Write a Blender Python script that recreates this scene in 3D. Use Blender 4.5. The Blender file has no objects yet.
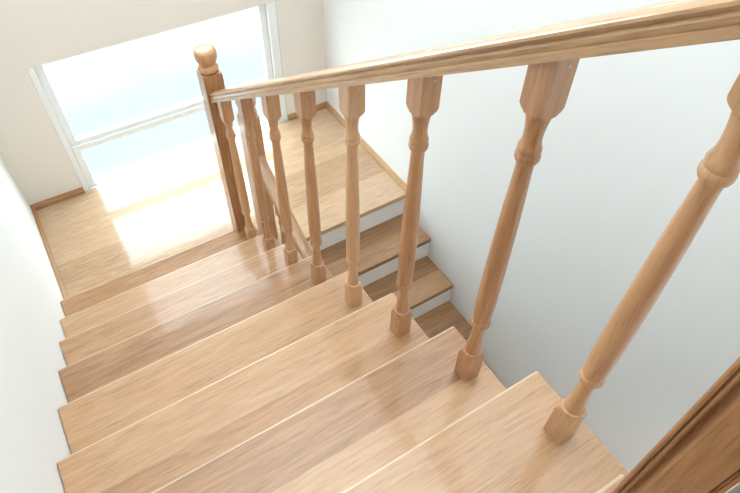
import bpy, bmesh, math, random
from mathutils import Vector, Matrix
random.seed(7)
S = bpy.context.scene
COL = S.collection

# ---------------------------------------------------------------- camera
cam_d = bpy.data.cameras.new('camera'); cam = bpy.data.objects.new('camera', cam_d); COL.objects.link(cam)
S.camera = cam
YAW, PITCH, ROLL = 0.5785, -0.8592, 0.0253
fwd = Vector((math.sin(YAW)*math.cos(PITCH), math.cos(YAW)*math.cos(PITCH), math.sin(PITCH)))
rgt = Vector((math.cos(YAW), -math.sin(YAW), 0)); upv = rgt.cross(fwd)
r2 = rgt*math.cos(ROLL)+upv*math.sin(ROLL); u2 = -rgt*math.sin(ROLL)+upv*math.cos(ROLL)
m = Matrix((r2, u2, -fwd)).transposed().to_4x4(); m.translation = Vector((0.3584, -2.2772, 2.6242))
cam.matrix_world = m
cam_d.sensor_width = 36; cam_d.lens = 595.54*36/740; cam_d.clip_start = 0.02

# ---------------------------------------------------------------- world, lights, exposure
W = bpy.data.worlds.new('sky'); S.world = W; W.use_nodes = True
bg = W.node_tree.nodes['Background']; bg.inputs[0].default_value = (0.90, 0.955, 1.0, 1); bg.inputs[1].default_value = 8.2

XC = 1.02
def area(name, loc, rot, sx, sy, power, color, spread=180):
    l = bpy.data.lights.new(name, 'AREA'); l.shape = 'RECTANGLE'; l.size = sx; l.size_y = sy
    l.energy = power; l.color = color; l.spread = math.radians(spread)
    o = bpy.data.objects.new(name, l); COL.objects.link(o); o.location = loc; o.rotation_euler = rot
    return o
area('fill_up', (XC, -1.2, 3.45), (math.pi, 0, 0), 1.3, 2.4, 75, (0.93, 0.975, 1.0))  # added unseen fill, aimed up so ceiling bounce brightens the stairwell
area('lower_fill', (0.75, -3.3, 0.9), (math.radians(-35), math.radians(-25), 0), 1.0, 0.9, 32, (1.0, 0.97, 0.92))  # unseen fill added to lift the low right wall and the risers
S.view_settings.view_transform = 'Standard'; S.view_settings.look = 'None'
S.view_settings.exposure = 0.17; S.view_settings.gamma = 1.0; S.view_settings.use_curve_mapping = False

# ---------------------------------------------------------------- dimensions (metres)
R = 0.18; G = 0.2746; WD = 1.0455; XR = 2.0487; L = 0.9286; Y0 = -0.133
DY = {1: -.0124, 2: -.0073, 3: 0, 4: .0053, 5: .0105, 6: .0079, 7: -.0039, 8: -.0016, 9: -.003}
DZ = {1: -.004, 2: -.002, 3: 0, 4: .002, 5: 0, 6: .003, 7: .004, 8: -.002, 9: 0}
def ny(k): return -(k-1)*G + DY[k]
def tz(k): return k*R + DZ[k]
WL, WR, WT = 0.3112, 1.7292, 0.869
U0, U1 = 1.55, 3.35
ZLOW = -9*R; ZTOP = 4.2; YB = -4.0; TF = 9*R

# ---------------------------------------------------------------- materials
def newmat(name):
    mt = bpy.data.materials.new(name); mt.use_nodes = True
    nt = mt.node_tree; b = nt.nodes['Principled BSDF']
    return mt, nt, b
def N(nt, t, **kw):
    n = nt.nodes.new(t)
    for k, v in kw.items(): setattr(n, k, v)
    return n
def math_(nt, op, a, b=None, clamp=False):
    n = N(nt, 'ShaderNodeMath', operation=op, use_clamp=clamp)
    for i, v in enumerate((a, b)):
        if v is None: continue
        if isinstance(v, (int, float)): n.inputs[i].default_value = v
        else: nt.links.new(v, n.inputs[i])
    return n.outputs[0]
def paint(name, col, rough=0.6, bump=0.02):
    mt, nt, b = newmat(name)
    b.inputs['Base Color'].default_value = (*col, 1); b.inputs['Roughness'].default_value = rough
    b.inputs['Specular IOR Level'].default_value = 0.3
    tc = N(nt, 'ShaderNodeTexCoord'); nz = N(nt, 'ShaderNodeTexNoise'); nz.inputs['Scale'].default_value = 180
    nz.inputs['Detail'].default_value = 3
    nt.links.new(tc.outputs['Object'], nz.inputs['Vector'])
    bp = N(nt, 'ShaderNodeBump'); bp.inputs['Strength'].default_value = bump; bp.inputs['Distance'].default_value = 0.002
    nt.links.new(nz.outputs['Fac'], bp.inputs['Height']); nt.links.new(bp.outputs[0], b.inputs['Normal'])
    return mt
def oak(name, dark, mid, light, axis='x', board=0.14, rough=0.25, coat=0.0, seam=True, tone=0.10, offset=0.0, grain=1.0, edge_highlight=False):
    """oak: grain runs along `axis`; boards are laid side by side in y"""
    mt, nt, b = newmat(name); lk = nt.links.new
    tc = N(nt, 'ShaderNodeTexCoord'); oi = N(nt, 'ShaderNodeObjectInfo')
    sep = N(nt, 'ShaderNodeSeparateXYZ'); lk(tc.outputs['Object'], sep.inputs[0])
    X, Y, Z = sep.outputs
    if axis == 'z': X, Z = Z, X
    elif axis == 'y': X, Y = Y, X
    rnd = math_(nt, 'MULTIPLY', oi.outputs['Random'], 37.0)
    if board:
        q = math_(nt, 'DIVIDE', math_(nt, 'ADD', Y, 10*board+offset), board)
        fl = math_(nt, 'FLOOR', q); fr = math_(nt, 'FRACT', q)
    else:
        fl = math_(nt, 'MULTIPLY', Z, 0.0); fr = None
    wn = N(nt, 'ShaderNodeTexWhiteNoise', noise_dimensions='2D')
    cv = N(nt, 'ShaderNodeCombineXYZ'); lk(fl, cv.inputs[0]); lk(rnd, cv.inputs[1]); lk(cv.outputs[0], wn.inputs['Vector'])
    bid = wn.outputs['Value']
    shift = math_(nt, 'MULTIPLY', bid, 13.0)
    def stretched(sx, sy, sz):
        c = N(nt, 'ShaderNodeCombineXYZ')
        lk(math_(nt, 'MULTIPLY', math_(nt, 'ADD', X, shift), sx), c.inputs[0])
        lk(math_(nt, 'MULTIPLY', math_(nt, 'ADD', Y, shift), sy), c.inputs[1])
        lk(math_(nt, 'MULTIPLY', math_(nt, 'ADD', Z, rnd), sz), c.inputs[2])
        return c.outputs[0]
    def noise(vec, scale, detail=4, dist=0.0, rg=0.55):
        n = N(nt, 'ShaderNodeTexNoise'); n.inputs['Scale'].default_value = scale; n.inputs['Detail'].default_value = detail
        n.inputs['Distortion'].default_value = dist; n.inputs['Roughness'].default_value = rg
        lk(vec, n.inputs['Vector']); return n.outputs['Fac']
    broad = noise(stretched(1.3, 14, 14), 1.6, 4, 1.2)
    # cathedral figure: rings of a stretched noise field
    ring = math_(nt, 'SINE', math_(nt, 'MULTIPLY', noise(stretched(0.7, 7, 7), 1.5, 2, 0.3), 70.0))
    ring = math_(nt, 'MULTIPLY', math_(nt, 'ADD', ring, 1.0), 0.5)
    fine = noise(stretched(10.0, 120, 120), 1.5, 5, 1.0, 0.7)
    pore = noise(stretched(11.0, 260, 260), 1.0, 2, 0.3, 0.5)
    v = math_(nt, 'ADD', math_(nt, 'MULTIPLY', broad, 0.38), math_(nt, 'MULTIPLY', fine, 0.34*grain))
    v = math_(nt, 'ADD', v, 0.20)
    v = math_(nt, 'ADD', v, math_(nt, 'MULTIPLY', ring, 0.09*grain))
    v = math_(nt, 'ADD', v, math_(nt, 'MULTIPLY', math_(nt, 'SUBTRACT', bid, 0.5), tone*4))
    cr = N(nt, 'ShaderNodeValToRGB'); e = cr.color_ramp.elements
    e[0].position = 0.36; e[0].color = (*dark, 1); e[1].position = 0.88; e[1].color = (*light, 1)
    em = e.new(0.6); em.color = (*mid, 1)
    lk(v, cr.inputs[0])
    pr = N(nt, 'ShaderNodeMapRange'); pr.inputs[1].default_value = 0.28; pr.inputs[2].default_value = 0.46
    pr.inputs[3].default_value = 1-0.30*grain; pr.inputs[4].default_value = 1.0; lk(pore, pr.inputs[0])
    mul = pr.outputs[0]
    if fr is not None and seam:
        edge = math_(nt, 'MINIMUM', fr, math_(nt, 'SUBTRACT', 1.0, fr))
        sm = N(nt, 'ShaderNodeMapRange'); sm.inputs[1].default_value = 0.0; sm.inputs[2].default_value = 0.0012/board
        sm.inputs[3].default_value = 0.85; sm.inputs[4].default_value = 1.0; lk(edge, sm.inputs[0])
        mul = math_(nt, 'MULTIPLY', mul, sm.outputs[0])
    mx = N(nt, 'ShaderNodeMix', data_type='RGBA', blend_type='MULTIPLY'); mx.inputs[0].default_value = 1
    lk(cr.outputs[0], mx.inputs[6]); gc = N(nt, 'ShaderNodeCombineColor')
    for i in range(3): lk(mul, gc.inputs[i])
    lk(gc.outputs[0], mx.inputs[7])
    col = mx.outputs[2]
    if edge_highlight:      # window highlight on each tread's front edge, painted in as a pale line
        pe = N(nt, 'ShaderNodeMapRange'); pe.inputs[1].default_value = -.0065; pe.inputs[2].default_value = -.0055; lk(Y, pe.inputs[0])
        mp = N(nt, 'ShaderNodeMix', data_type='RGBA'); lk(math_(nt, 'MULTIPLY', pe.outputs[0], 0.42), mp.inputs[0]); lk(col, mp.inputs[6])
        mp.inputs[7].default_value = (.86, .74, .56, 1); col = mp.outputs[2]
    lk(col, b.inputs['Base Color'])
    b.inputs['Roughness'].default_value = rough; b.inputs['Coat Weight'].default_value = coat
    b.inputs['Coat Roughness'].default_value = 0.09
    bp = N(nt, 'ShaderNodeBump'); bp.inputs['Strength'].default_value = 0.12; bp.inputs['Distance'].default_value = 0.001
    lk(fine, bp.inputs['Height']); lk(bp.outputs[0], b.inputs['Normal'])
    return mt
M_wall = paint('white_wall_paint', (0.80, 0.815, 0.81))
M_far = paint('wall_paint_warm_bounce', (0.79, 0.74, 0.675))  # backlit warmth and floor bounce put into this white wall's base colour
M_back = paint('wall_paint_low_bounce', (0.42, 0.41, 0.39))  # unseen back wall, made dark to cut bounce onto the balusters
M_ceil = paint('ceiling_paint', (0.85, 0.85, 0.84))
M_riser = paint('white_riser_paint', (0.90, 0.885, 0.86), 0.35)
M_frame = paint('white_window_frame', (0.84, 0.87, 0.87), 0.3, 0.0)
M_tread = oak('oak_tread', (.27, .13, .055), (.425, .232, .110), (.53, .33, .185), 'x', 0.145, 0.33, 0.5, offset=-0.005, tone=0.075, edge_highlight=True)
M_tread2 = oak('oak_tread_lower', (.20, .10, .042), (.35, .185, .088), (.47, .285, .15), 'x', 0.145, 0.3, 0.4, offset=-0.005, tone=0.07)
M_floor = oak('oak_landing_boards', (.37, .21, .105), (.52, .34, .20), (.62, .44, .285), 'x', 0.283, 0.22, 1.0, tone=0.08, offset=-0.12)
M_base = oak('oak_baseboard', (.34, .17, .07), (.50, .29, .135), (.60, .40, .22), 'x', 0, 0.4, grain=.7)
M_basey = oak('oak_baseboard_lengthwise', (.34, .17, .07), (.50, .29, .135), (.60, .40, .22), 'y', 0, 0.4, grain=.7)
M_bal = oak('oak_turned', (.35, .158, .062), (.54, .275, .125), (.62, .365, .19), 'z', 0, 0.38, 0.4, grain=.8)
M_rail = oak('oak_handrail', (.38, .20, .09), (.55, .335, .17), (.66, .45, .27), 'y', 0, 0.3, 0.45)
M_nail, _nt, _b = newmat('nail_head'); _b.inputs['Base Color'].default_value = (.5, .44, .38, 1); _b.inputs['Metallic'].default_value = .8; _b.inputs['Roughness'].default_value = .4
M_glass, _nt, _b = newmat('window_glass')
_nt.nodes.remove(_b); _o = _nt.nodes['Material Output']
_t = N(_nt, 'ShaderNodeBsdfTransparent'); _t.inputs[0].default_value = (.93, .97, .97, 1)
_g = N(_nt, 'ShaderNodeBsdfGlossy'); _g.inputs['Roughness'].default_value = 0.02
_f = N(_nt, 'ShaderNodeLayerWeight'); _f.inputs[0].default_value = 0.5
_ff = math_(_nt, 'ADD', 0.04, math_(_nt, 'MULTIPLY', 0.96, math_(_nt, 'POWER', _f.outputs['Facing'], 5.0)))
_m = N(_nt, 'ShaderNodeMixShader'); _nt.links.new(_ff, _m.inputs[0]); _nt.links.new(_t.outputs[0], _m.inputs[1]); _nt.links.new(_g.outputs[0], _m.inputs[2])
_nt.links.new(_m.outputs[0], _o.inputs[0])
# outdoor ground: darker near the house, paler further out
M_ground, _nt, _b = newmat('outdoor_ground')
_tc = N(_nt, 'ShaderNodeTexCoord'); _sp = N(_nt, 'ShaderNodeSeparateXYZ'); _nt.links.new(_tc.outputs['Object'], _sp.inputs[0])
_n = N(_nt, 'ShaderNodeTexNoise'); _n.inputs['Scale'].default_value = 0.6; _nt.links.new(_tc.outputs['Object'], _n.inputs['Vector'])
_y = math_(_nt, 'ADD', _sp.outputs[1], math_(_nt, 'MULTIPLY', _n.outputs['Fac'], 1.5))
_mr = N(_nt, 'ShaderNodeMapRange'); _mr.inputs[1].default_value = 7.0; _mr.inputs[2].default_value = 9.2; _nt.links.new(_y, _mr.inputs[0])
_mc = N(_nt, 'ShaderNodeMix', data_type='RGBA'); _nt.links.new(_mr.outputs[0], _mc.inputs[0])
_mc.inputs[6].default_value = (.122, .130, .132, 1); _mc.inputs[7].default_value = (.19, .19, .19, 1)
_nt.links.new(_mc.outputs[2], _b.inputs['Base Color']); _b.inputs['Roughness'].default_value = .9; _b.inputs['Specular IOR Level'].default_value = 0.1

# ---------------------------------------------------------------- helpers
def finish(name, bm, mat, parent=None, smooth=None, origin=None, bevel=0.0, seg=2):
    if bevel:
        bmesh.ops.recalc_face_normals(bm, faces=bm.faces); bm.normal_update()
        es = [e for e in bm.edges if len(e.link_faces) == 2 and e.calc_face_angle(0) > 0.6]
        bmesh.ops.bevel(bm, geom=es, offset=bevel, segments=seg, affect='EDGES', profile=0.5, clamp_overlap=True)
    bmesh.ops.recalc_face_normals(bm, faces=bm.faces)
    me = bpy.data.meshes.new(name)
    if origin is not None: bmesh.ops.translate(bm, verts=bm.verts, vec=-Vector(origin))
    bm.to_mesh(me); bm.free()
    me.materials.append(mat)
    if smooth or bevel:
        me.polygons.foreach_set('use_smooth', [True]*len(me.polygons))
        me.set_sharp_from_angle(angle=math.radians(smooth or 35))
        if bevel:
            for p in me.polygons:
                if max(abs(c) for c in p.normal) > 0.9995: p.use_smooth = False
    o = bpy.data.objects.new(name, me); COL.objects.link(o)
    if origin is not None: o.location = origin
    if parent: o.parent = parent
    return o
def box(bm, x0, x1, y0, y1, z0, z1):
    v = [bm.verts.new((x, y, z)) for z in (z0, z1) for y in (y0, y1) for x in (x0, x1)]
    for f in ((0, 1, 3, 2), (4, 5, 7, 6), (0, 1, 5, 4), (2, 3, 7, 6), (0, 2, 6, 4), (1, 3, 7, 5)):
        bm.faces.new([v[i] for i in f])
def boxes(name, lst, mat, parent=None, **kw):
    bm = bmesh.new()
    for b in lst: box(bm, *b)
    return finish(name, bm, mat, parent, **kw)
def prism(bm, pts, axis, a, b):
    """closed outline pts (2D) extruded along axis from a to b"""
    def P(p, t): return {'x': (t, p[0], p[1]), 'y': (p[0], t, p[1]), 'z': (p[0], p[1], t)}[axis]
    A = [bm.verts.new(P(p, a)) for p in pts]; B = [bm.verts.new(P(p, b)) for p in pts]
    bm.faces.new(A); bm.faces.new(B[::-1])
    for i in range(len(pts)):
        j = (i+1) % len(pts); bm.faces.new((A[i], A[j], B[j], B[i]))
def struct(o): o['kind'] = 'structure'; return o
def empty(name, loc, label, cat, group=None):
    o = bpy.data.objects.new(name, None); COL.objects.link(o); o.location = loc; o.empty_display_size = .1
    o['label'] = label; o['category'] = cat
    if group: o['group'] = group
    return o
def turned(bm, profile, half, cx=0, cy=0, n=64, top=None):
    """stack of rings; profile = [(z, R)]; every ring is the square of half-width `half` cut by a circle of radius R.
    R=None keeps the full square. `top` = (slope,) tilts the last ring to follow a raking rail."""
    rings = []
    for i, pr in enumerate(profile):
        z, Rr = pr[0], pr[1]; hf = pr[2] if len(pr) > 2 else half
        ring = []
        for k in range(n):
            a = 2*math.pi*k/n; c, s = math.cos(a), math.sin(a)
            sq = hf/max(abs(c), abs(s)); r = sq if Rr is None else min(sq, Rr)
            x, y = r*c, r*s
            zz = z + (top*(-y) if top and i == len(profile)-1 else 0)
            ring.append(bm.verts.new((cx+x, cy+y, zz)))
        rings.append(ring)
    for a, b in zip(rings, rings[1:]):
        for k in range(n):
            j = (k+1) % n; bm.faces.new((a[k], a[j], b[j], b[k]))
    bm.faces.new(rings[0][::-1]); bm.faces.new(rings[-1])

# ---------------------------------------------------------------- setting: shell
T = 0.12
struct(boxes('wall_left', [(-T, 0, YB, L, ZLOW, ZTOP)], M_wall))
struct(boxes('wall_right', [(XR, XR+T, YB, L, ZLOW, ZTOP)], M_wall))
struct(boxes('wall_back', [(-T, XR+T, YB-T, YB, ZLOW, ZTOP)], M_back))
struct(boxes('wall_front', [(-T, WL, L, L+T, ZLOW, ZTOP), (WR, XR+T, L, L+T, ZLOW, ZTOP),
                            (WL, WR, L, L+.03, WT, U0), (WL, WR, L+.03, L+T, WT+.06, U0), (WL, WR, L, L+T, U1, ZTOP), (WL, WR, L, L+T, ZLOW, 0)], M_far))
struct(boxes('wall_side', [(.985, XR, -2.46, -2.312, TF-.25, ZTOP)], M_wall))
struct(boxes('ceiling', [(-T, XR+T, YB-T, L+T, ZTOP, ZTOP+.1)], M_ceil))
struct(boxes('ground', [(-14, 16, L+T, 30, -3.1, -3.0)], M_ground))
struct(boxes('floor_bottom', [(-T, XR+T, YB, L, ZLOW-.1, ZLOW)], M_tread2))
# half landing: L shape with a rounded nosing over the lower flight
bm = bmesh.new()
prism(bm, [(0, -.035), (WD, -.035), (WD, Y0), (XR, Y0), (XR, L), (0, L)], 'z', -.035, 0)
struct(finish('floor', bm, M_floor, bevel=.004))
struct(boxes('floor_base', [(0, WD, -.03, L, -.22, -.036), (WD, XR, Y0+.03, L, -.22, -.036)], M_wall))
# upper floor
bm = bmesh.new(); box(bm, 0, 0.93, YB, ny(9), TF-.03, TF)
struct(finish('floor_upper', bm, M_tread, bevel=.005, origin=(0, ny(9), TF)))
struct(boxes('floor_upper_base', [(0, .955, YB, ny(9)-.03, TF-.25, TF-.031)], M_wall))
# baseboards (moulded: square foot, ogee top)
def bb_profile(h=.04, t=.0187): return [(0, 0), (t, 0), (t, h*.55), (t*.75, h*.62), (t*.7, h*.8), (t*.45, h), (0, h)]
bm = bmesh.new(); pr = bb_profile()
prism(bm, [(p[0], p[1]) for p in pr], 'y', .0, L); struct(finish('baseboard_left', bm, M_basey, smooth=40))
bm = bmesh.new(); prism(bm, [(XR-p[0], p[1]) for p in pr], 'y', Y0+.003, L); struct(finish('baseboard_right', bm, M_basey, smooth=40))
bm = bmesh.new()
prism(bm, [(L-p[0], p[1]) for p in pr], 'x', .002, WL); prism(bm, [(L-p[0], p[1]) for p in pr], 'x', WR, XR-.002)
struct(finish('baseboard_front', bm, M_base, smooth=40))

# ---------------------------------------------------------------- window
wf = boxes('window_1', [(WL, WL+.035, L+.004, L+.09, 0, WT), (WR-.055, WR, L+.004, L+.09, 0, WT),
                        (WL+.035, WR-.055, L+.05, L+.09, WT+.03, WT+.06)], M_frame, bevel=.003)
struct(wf)
def sash(x0, x1, z0, z1, y, wsd=.042, bot=.03, tp=.04, wf=wf):
    s = boxes('sash', [(x0, x0+wsd, y, y+.045, z0, z1), (x1-wsd, x1, y, y+.045, z0, z1),
                       (x0+wsd, x1-wsd, y, y+.045, z0, z0+bot), (x0+wsd, x1-wsd, y, y+.045, z1-tp, z1)], M_frame, wf, bevel=.003)
    boxes('glass_pane', [(x0+wsd, x1-wsd, y+.02, y+.025, z0+bot, z1-tp)], M_glass, s)
sash(WL+.035, WR-.055, .315, WT+.03, L+.035, bot=.028)
sash(WL+.035, WR-.055, .002, .315, L+.02, bot=.006, tp=.035)

wf2 = struct(boxes('window_2', [(WL, WL+.05, L+.004, L+.09, U0, U1), (WR-.05, WR, L+.004, L+.09, U0, U1),
                                (WL+.05, WR-.05, L+.004, L+.09, U1-.05, U1), (WL+.05, WR-.05, L+.004, L+.09, U0, U0+.05)], M_frame, bevel=.003))
sash(WL+.05, WR-.05, U0+.05, U1-.05, L+.035, bot=.042, wf=wf2)

# ---------------------------------------------------------------- staircase flights
def stair(name, label, x0, x1, nos, zs, mat, yend, riser_last=True):
    """nos/zs from the lowest tread up"""
    e = empty(name, (x0, nos[0], zs[0]), label, 'stairs')
    inv = Vector((x0, nos[0], zs[0]))
    n = len(nos)
    for i in range(n):
        yb_ = (nos[i+1]-.022) if i+1 < n else yend
        bm = bmesh.new(); box(bm, 0, x1-x0, yb_-nos[i], 0, -.032, 0)
        t = finish('tread', bm, mat, e, bevel=.006, seg=3); t.location = Vector((x0, nos[i], zs[i]))-inv
        bm = bmesh.new(); zb = zs[i-1] if i else zs[0]-R
        box(bm, x0, x1-.012, nos[i]-.034, nos[i]-.02, zb, zs[i]-.032)
        r = finish('riser', bm, M_riser, e); r.location = -inv
    return e, inv
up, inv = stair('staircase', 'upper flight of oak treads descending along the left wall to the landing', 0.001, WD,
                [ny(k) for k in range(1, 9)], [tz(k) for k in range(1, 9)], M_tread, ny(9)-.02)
# cut string on the open side and plaster soffit
pts = []
for k in range(1, 9):
    pts += [(ny(k)-.034, tz(k-1) if k > 1 else 0), (ny(k)-.034, tz(k)-.032)]
pts += [(ny(9)-.034, tz(8)-.032), (ny(9)-.034, tz(8)-.27), (ny(1)-.034, -.2)]
bm = bmesh.new(); prism(bm, pts, 'x', WD-.045, WD-.014)
o = finish('stringer', bm, M_riser, up); o.location = -inv
bm = bmesh.new(); prism(bm, [(ny(1)-.06, -.2), (ny(9)-.034, tz(8)-.27), (ny(9)-.034, tz(8)-.24), (ny(1)-.06, -.17)], 'x', 0.001, WD-.045)
o = finish('soffit', bm, M_wall, up); o.location = -inv
lo = empty('staircase', (WD+.004, Y0, 0), 'lower flight with white risers going down beside the right wall', 'stairs')
x0, x1 = WD+.004, XR-.001; invl = Vector((x0, Y0, 0))
prev_n, prev_z = Y0, 0.0
for i in range(8):
    yn = -.395-.2708*i; z = -R*(i+1)
    # riser below the previous nosing (faces -y)
    bm = bmesh.new(); box(bm, x0, x1, prev_n+.012, prev_n+.026, z, prev_z-.0355)
    o = finish('riser', bm, M_riser, lo); o.location = -invl
    bm = bmesh.new(); box(bm, 0, x1-x0, 0, prev_n+.03-yn, -.035, 0)
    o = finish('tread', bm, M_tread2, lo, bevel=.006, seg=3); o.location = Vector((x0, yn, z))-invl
    prev_n, prev_z = yn, z
pts = [(Y0+.03, -.22), (prev_n+.03, prev_z-.036-.2), (prev_n+.03, prev_z-.036), (prev_n+.03, prev_z-.036)]
bm = bmesh.new(); prism(bm, [(Y0+.03, -.46), (prev_n+.03, prev_z-.18), (prev_n+.03, prev_z-.04), (Y0+.03, -.22)], 'x', x0+.002, x0+.03)
o = finish('stringer', bm, M_riser, lo); o.location = -invl

# ---------------------------------------------------------------- railings
XB = 0.9845; SL = R/G
def rail_z(y): return 2.1408 - SL*(y+1.745)
def rail_mesh(name, xc, y0, y1, zf, mat, parent, origin, wid=1.0):
    side = [(.0295, 0), (.0300, .010), (.0300, .0125), (.0265, .0145), (.0285, .0185), (.0290, .0235), (.0275, .0265), (.0252, .0285), (.0280, .0310),
            (.0315, .0345), (.0310, .0390), (.0270, .0425), (.0180, .0452), (.0080, .0464)]
    prof = [(x*wid, h) for x, h in side] + [(-x*wid, h) for x, h in side[::-1]]
    bm = bmesh.new(); n = len(prof); rings = []
    for y in (y0, y1):
        rings.append([bm.verts.new((xc+x, y, zf(y)+h*1.14)) for x, h in prof])
    for i in range(n):
        j = (i+1) % n; bm.faces.new((rings[0][i], rings[0][j], rings[1][j], rings[1][i]))
    bm.faces.new(rings[0][::-1]); bm.faces.new(rings[1])
    ang = math.atan2(zf(y1)-zf(y0), y1-y0); piv = Vector((xc, y0, zf(y0)))
    bmesh.ops.translate(bm, verts=bm.verts, vec=-piv)
    bmesh.ops.rotate(bm, verts=bm.verts, matrix=Matrix.Rotation(-ang, 3, 'X'))
    o = finish(name, bm, mat, parent, smooth=28); o.location = piv-Vector(origin); o.rotation_euler = (ang, 0, 0)
    return o
PROF = [(0, None, .0220), (.094, None, .0220), (.099, .0292, .0220), (.106, .0262, .0220), (.112, .0240), (.1155, .0225), (.1165, .0200), (.124, .0195), (.140, .0180), (.165, .0158),
        (.190, .0147), (.212, .0145), (.2245, .0150), (.2265, .0212), (.231, .0230), (.238, .0230), (.2430, .0215), (.2450, .0200), (.251, .0208),
        (.300, .0218), (.400, .0217), (.500, .0203), (.600, .0182), (.680, .0155), (.710, .0150), (.7125, .0155), (.715, .0195), (.720, .0215), (.726, .0218),
        (.7305, .0205), (.7325, .0188), (.7345, .0200), (.740, .0208), (.7455, .0195), (.752, .0168), (.764, .0158), (.778, .0165), (.792, .0182),
        (.803, .0202), (.809, .0225), (.811, .0262), (.815, .0300), (.820, .0328), (.824, None)]
def baluster(parent, org, x, y, zb, length, yaw_nail=True):
    bm = bmesh.new(); turned(bm, PROF + [(length, None)], .0238, n=64, top=SL)
    b = finish('baluster', bm, M_bal, parent, smooth=32)
    b.location = Vector((x, y, zb)) - Vector(org)
    if yaw_nail:
        bm = bmesh.new(); bmesh.ops.create_cone(bm, cap_ends=True, segments=12, radius1=.0028, radius2=.0022, depth=.0014)
        bmesh.ops.rotate(bm, verts=bm.verts, matrix=Matrix.Rotation(math.radians(90), 3, 'X'))
        nl = finish('nail', bm, M_nail, b, smooth=40); nl.location = (.006, -.0242, length-.004)
    return b
org = (XB, -.05, R)
rail = empty('stair_railing', org, 'oak handrail and turned balusters along the open edge of the upper flight', 'railing')
rail_mesh('handrail', XB, -.05, -2.212, rail_z, M_rail, rail, org)
for k in range(1, 9):
    y = ny(k)-.132
    baluster(rail, org, XB, y, tz(k), rail_z(y)-tz(k)+.001)

def newel(label, x0, x1, y0, y1, zb, zs, finial=True, sub=None):
    cx, cy = (x0+x1)/2, (y0+y1)/2; h = (x1-x0)/2
    e = empty('newel_post', (cx, cy, zb), label, 'post')
    bm = bmesh.new(); H = zs-zb
    turned(bm, [(0, None), (H-.012, None), (H-.006, h*1.38), (H-.002, h*1.28), (H, h*1.1)], h, n=64)
    finish('post', bm, M_bal, e, smooth=32)
    if finial:
        bm = bmesh.new()
        turned(bm, [(H-.001, .034), (H+.004, .036), (H+.008, .0415), (H+.015, .0440), (H+.024, .0440), (H+.031, .0410), (H+.035, .0350), (H+.039, .0325), (H+.045, .0335),
                    (H+.052, .0375), (H+.062, .0425), (H+.074, .0460), (H+.088, .0475), (H+.102, .0472), (H+.112, .0455), (H+.118, .0420),
                    (H+.122, .035), (H+.1242, .022), (H+.125, .006)], 1.0, n=48)
        bmesh.ops.scale(bm, vec=(1, 1, .88), verts=bm.verts, space=Matrix.Translation((0, 0, -H)))
        finish('finial', bm, M_bal, e, smooth=45)
    return e
newel('square oak newel with round knob at the foot of the upper handrail', .943, 1.029, -.05, .036, 0.0, 1.158)
newel('shorter oak newel half hidden behind the upper balusters, carrying the lower rail', 1.084, 1.168, -.050, .034, 0.0, .875)
# lower railing
def rail_z2(y): return .62 + .55*y
XB2 = 1.128; org2 = (XB2, -.05, 0)
rail2 = empty('stair_railing', org2, 'short raking oak rail of the lower flight, seen through the balusters', 'railing')
rail_mesh('handrail', XB2, -.050, -2.0, rail_z2, M_rail, rail2, org2)
SLs = SL
for i in range(7):
    y = -.395-.2708*i + .135; zb = -R*(i+1)
    ln = rail_z2(y)-zb+.001
    bm = bmesh.new(); f = ln/.9
    turned(bm, [(p[0]*f,) + p[1:] for p in PROF] + [(ln, None)], .0238, n=32, top=-.55)
    b = finish('baluster', bm, M_bal, rail2, smooth=32); b.location = Vector((XB2, y, zb))-Vector(org2)

# top newel with grooved edge, lower right corner
px0, px1, py0, py1 = .875, .968, -2.305, -2.214
tn = empty('newel_post', ((px0+px1)/2, (py0+py1)/2, TF), 'wide oak post with a grooved edge moulding in the lower right corner', 'post')
bm = bmesh.new()
prof = [(0, .006), (.0015, .003), (.004, .0015), (.0075, .002), (.0095, .0065), (.0105, .0065), (.0115, .002), (.014, .001), (.0165, .002),
        (.0185, .0095), (.0200, .0105), (.0215, .0085), (.0315, .0015), (.0325, .0), (.0800, .0), (.0825, .006), (.0845, .006), (.0860, .001), (.0905, .001), (.091, .004)]
pts = [(px1, py1)] + [(px0+dx, py1-d) for d, dx in prof] + [(px1, py0)]
prism(bm, pts, 'z', 0, 1.12)
o = finish('post', bm, M_bal, tn, smooth=20); o.location = -Vector(((px0+px1)/2, (py0+py1)/2, 0))
bm = bmesh.new(); turned(bm, [(1.12, .040), (1.13, .045), (1.145, .045), (1.155, .032), (1.17, .036), (1.19, .047), (1.21, .047), (1.235, .03), (1.245, .008)], 1.0, n=48)
finish('finial', bm, M_bal, tn, smooth=45)
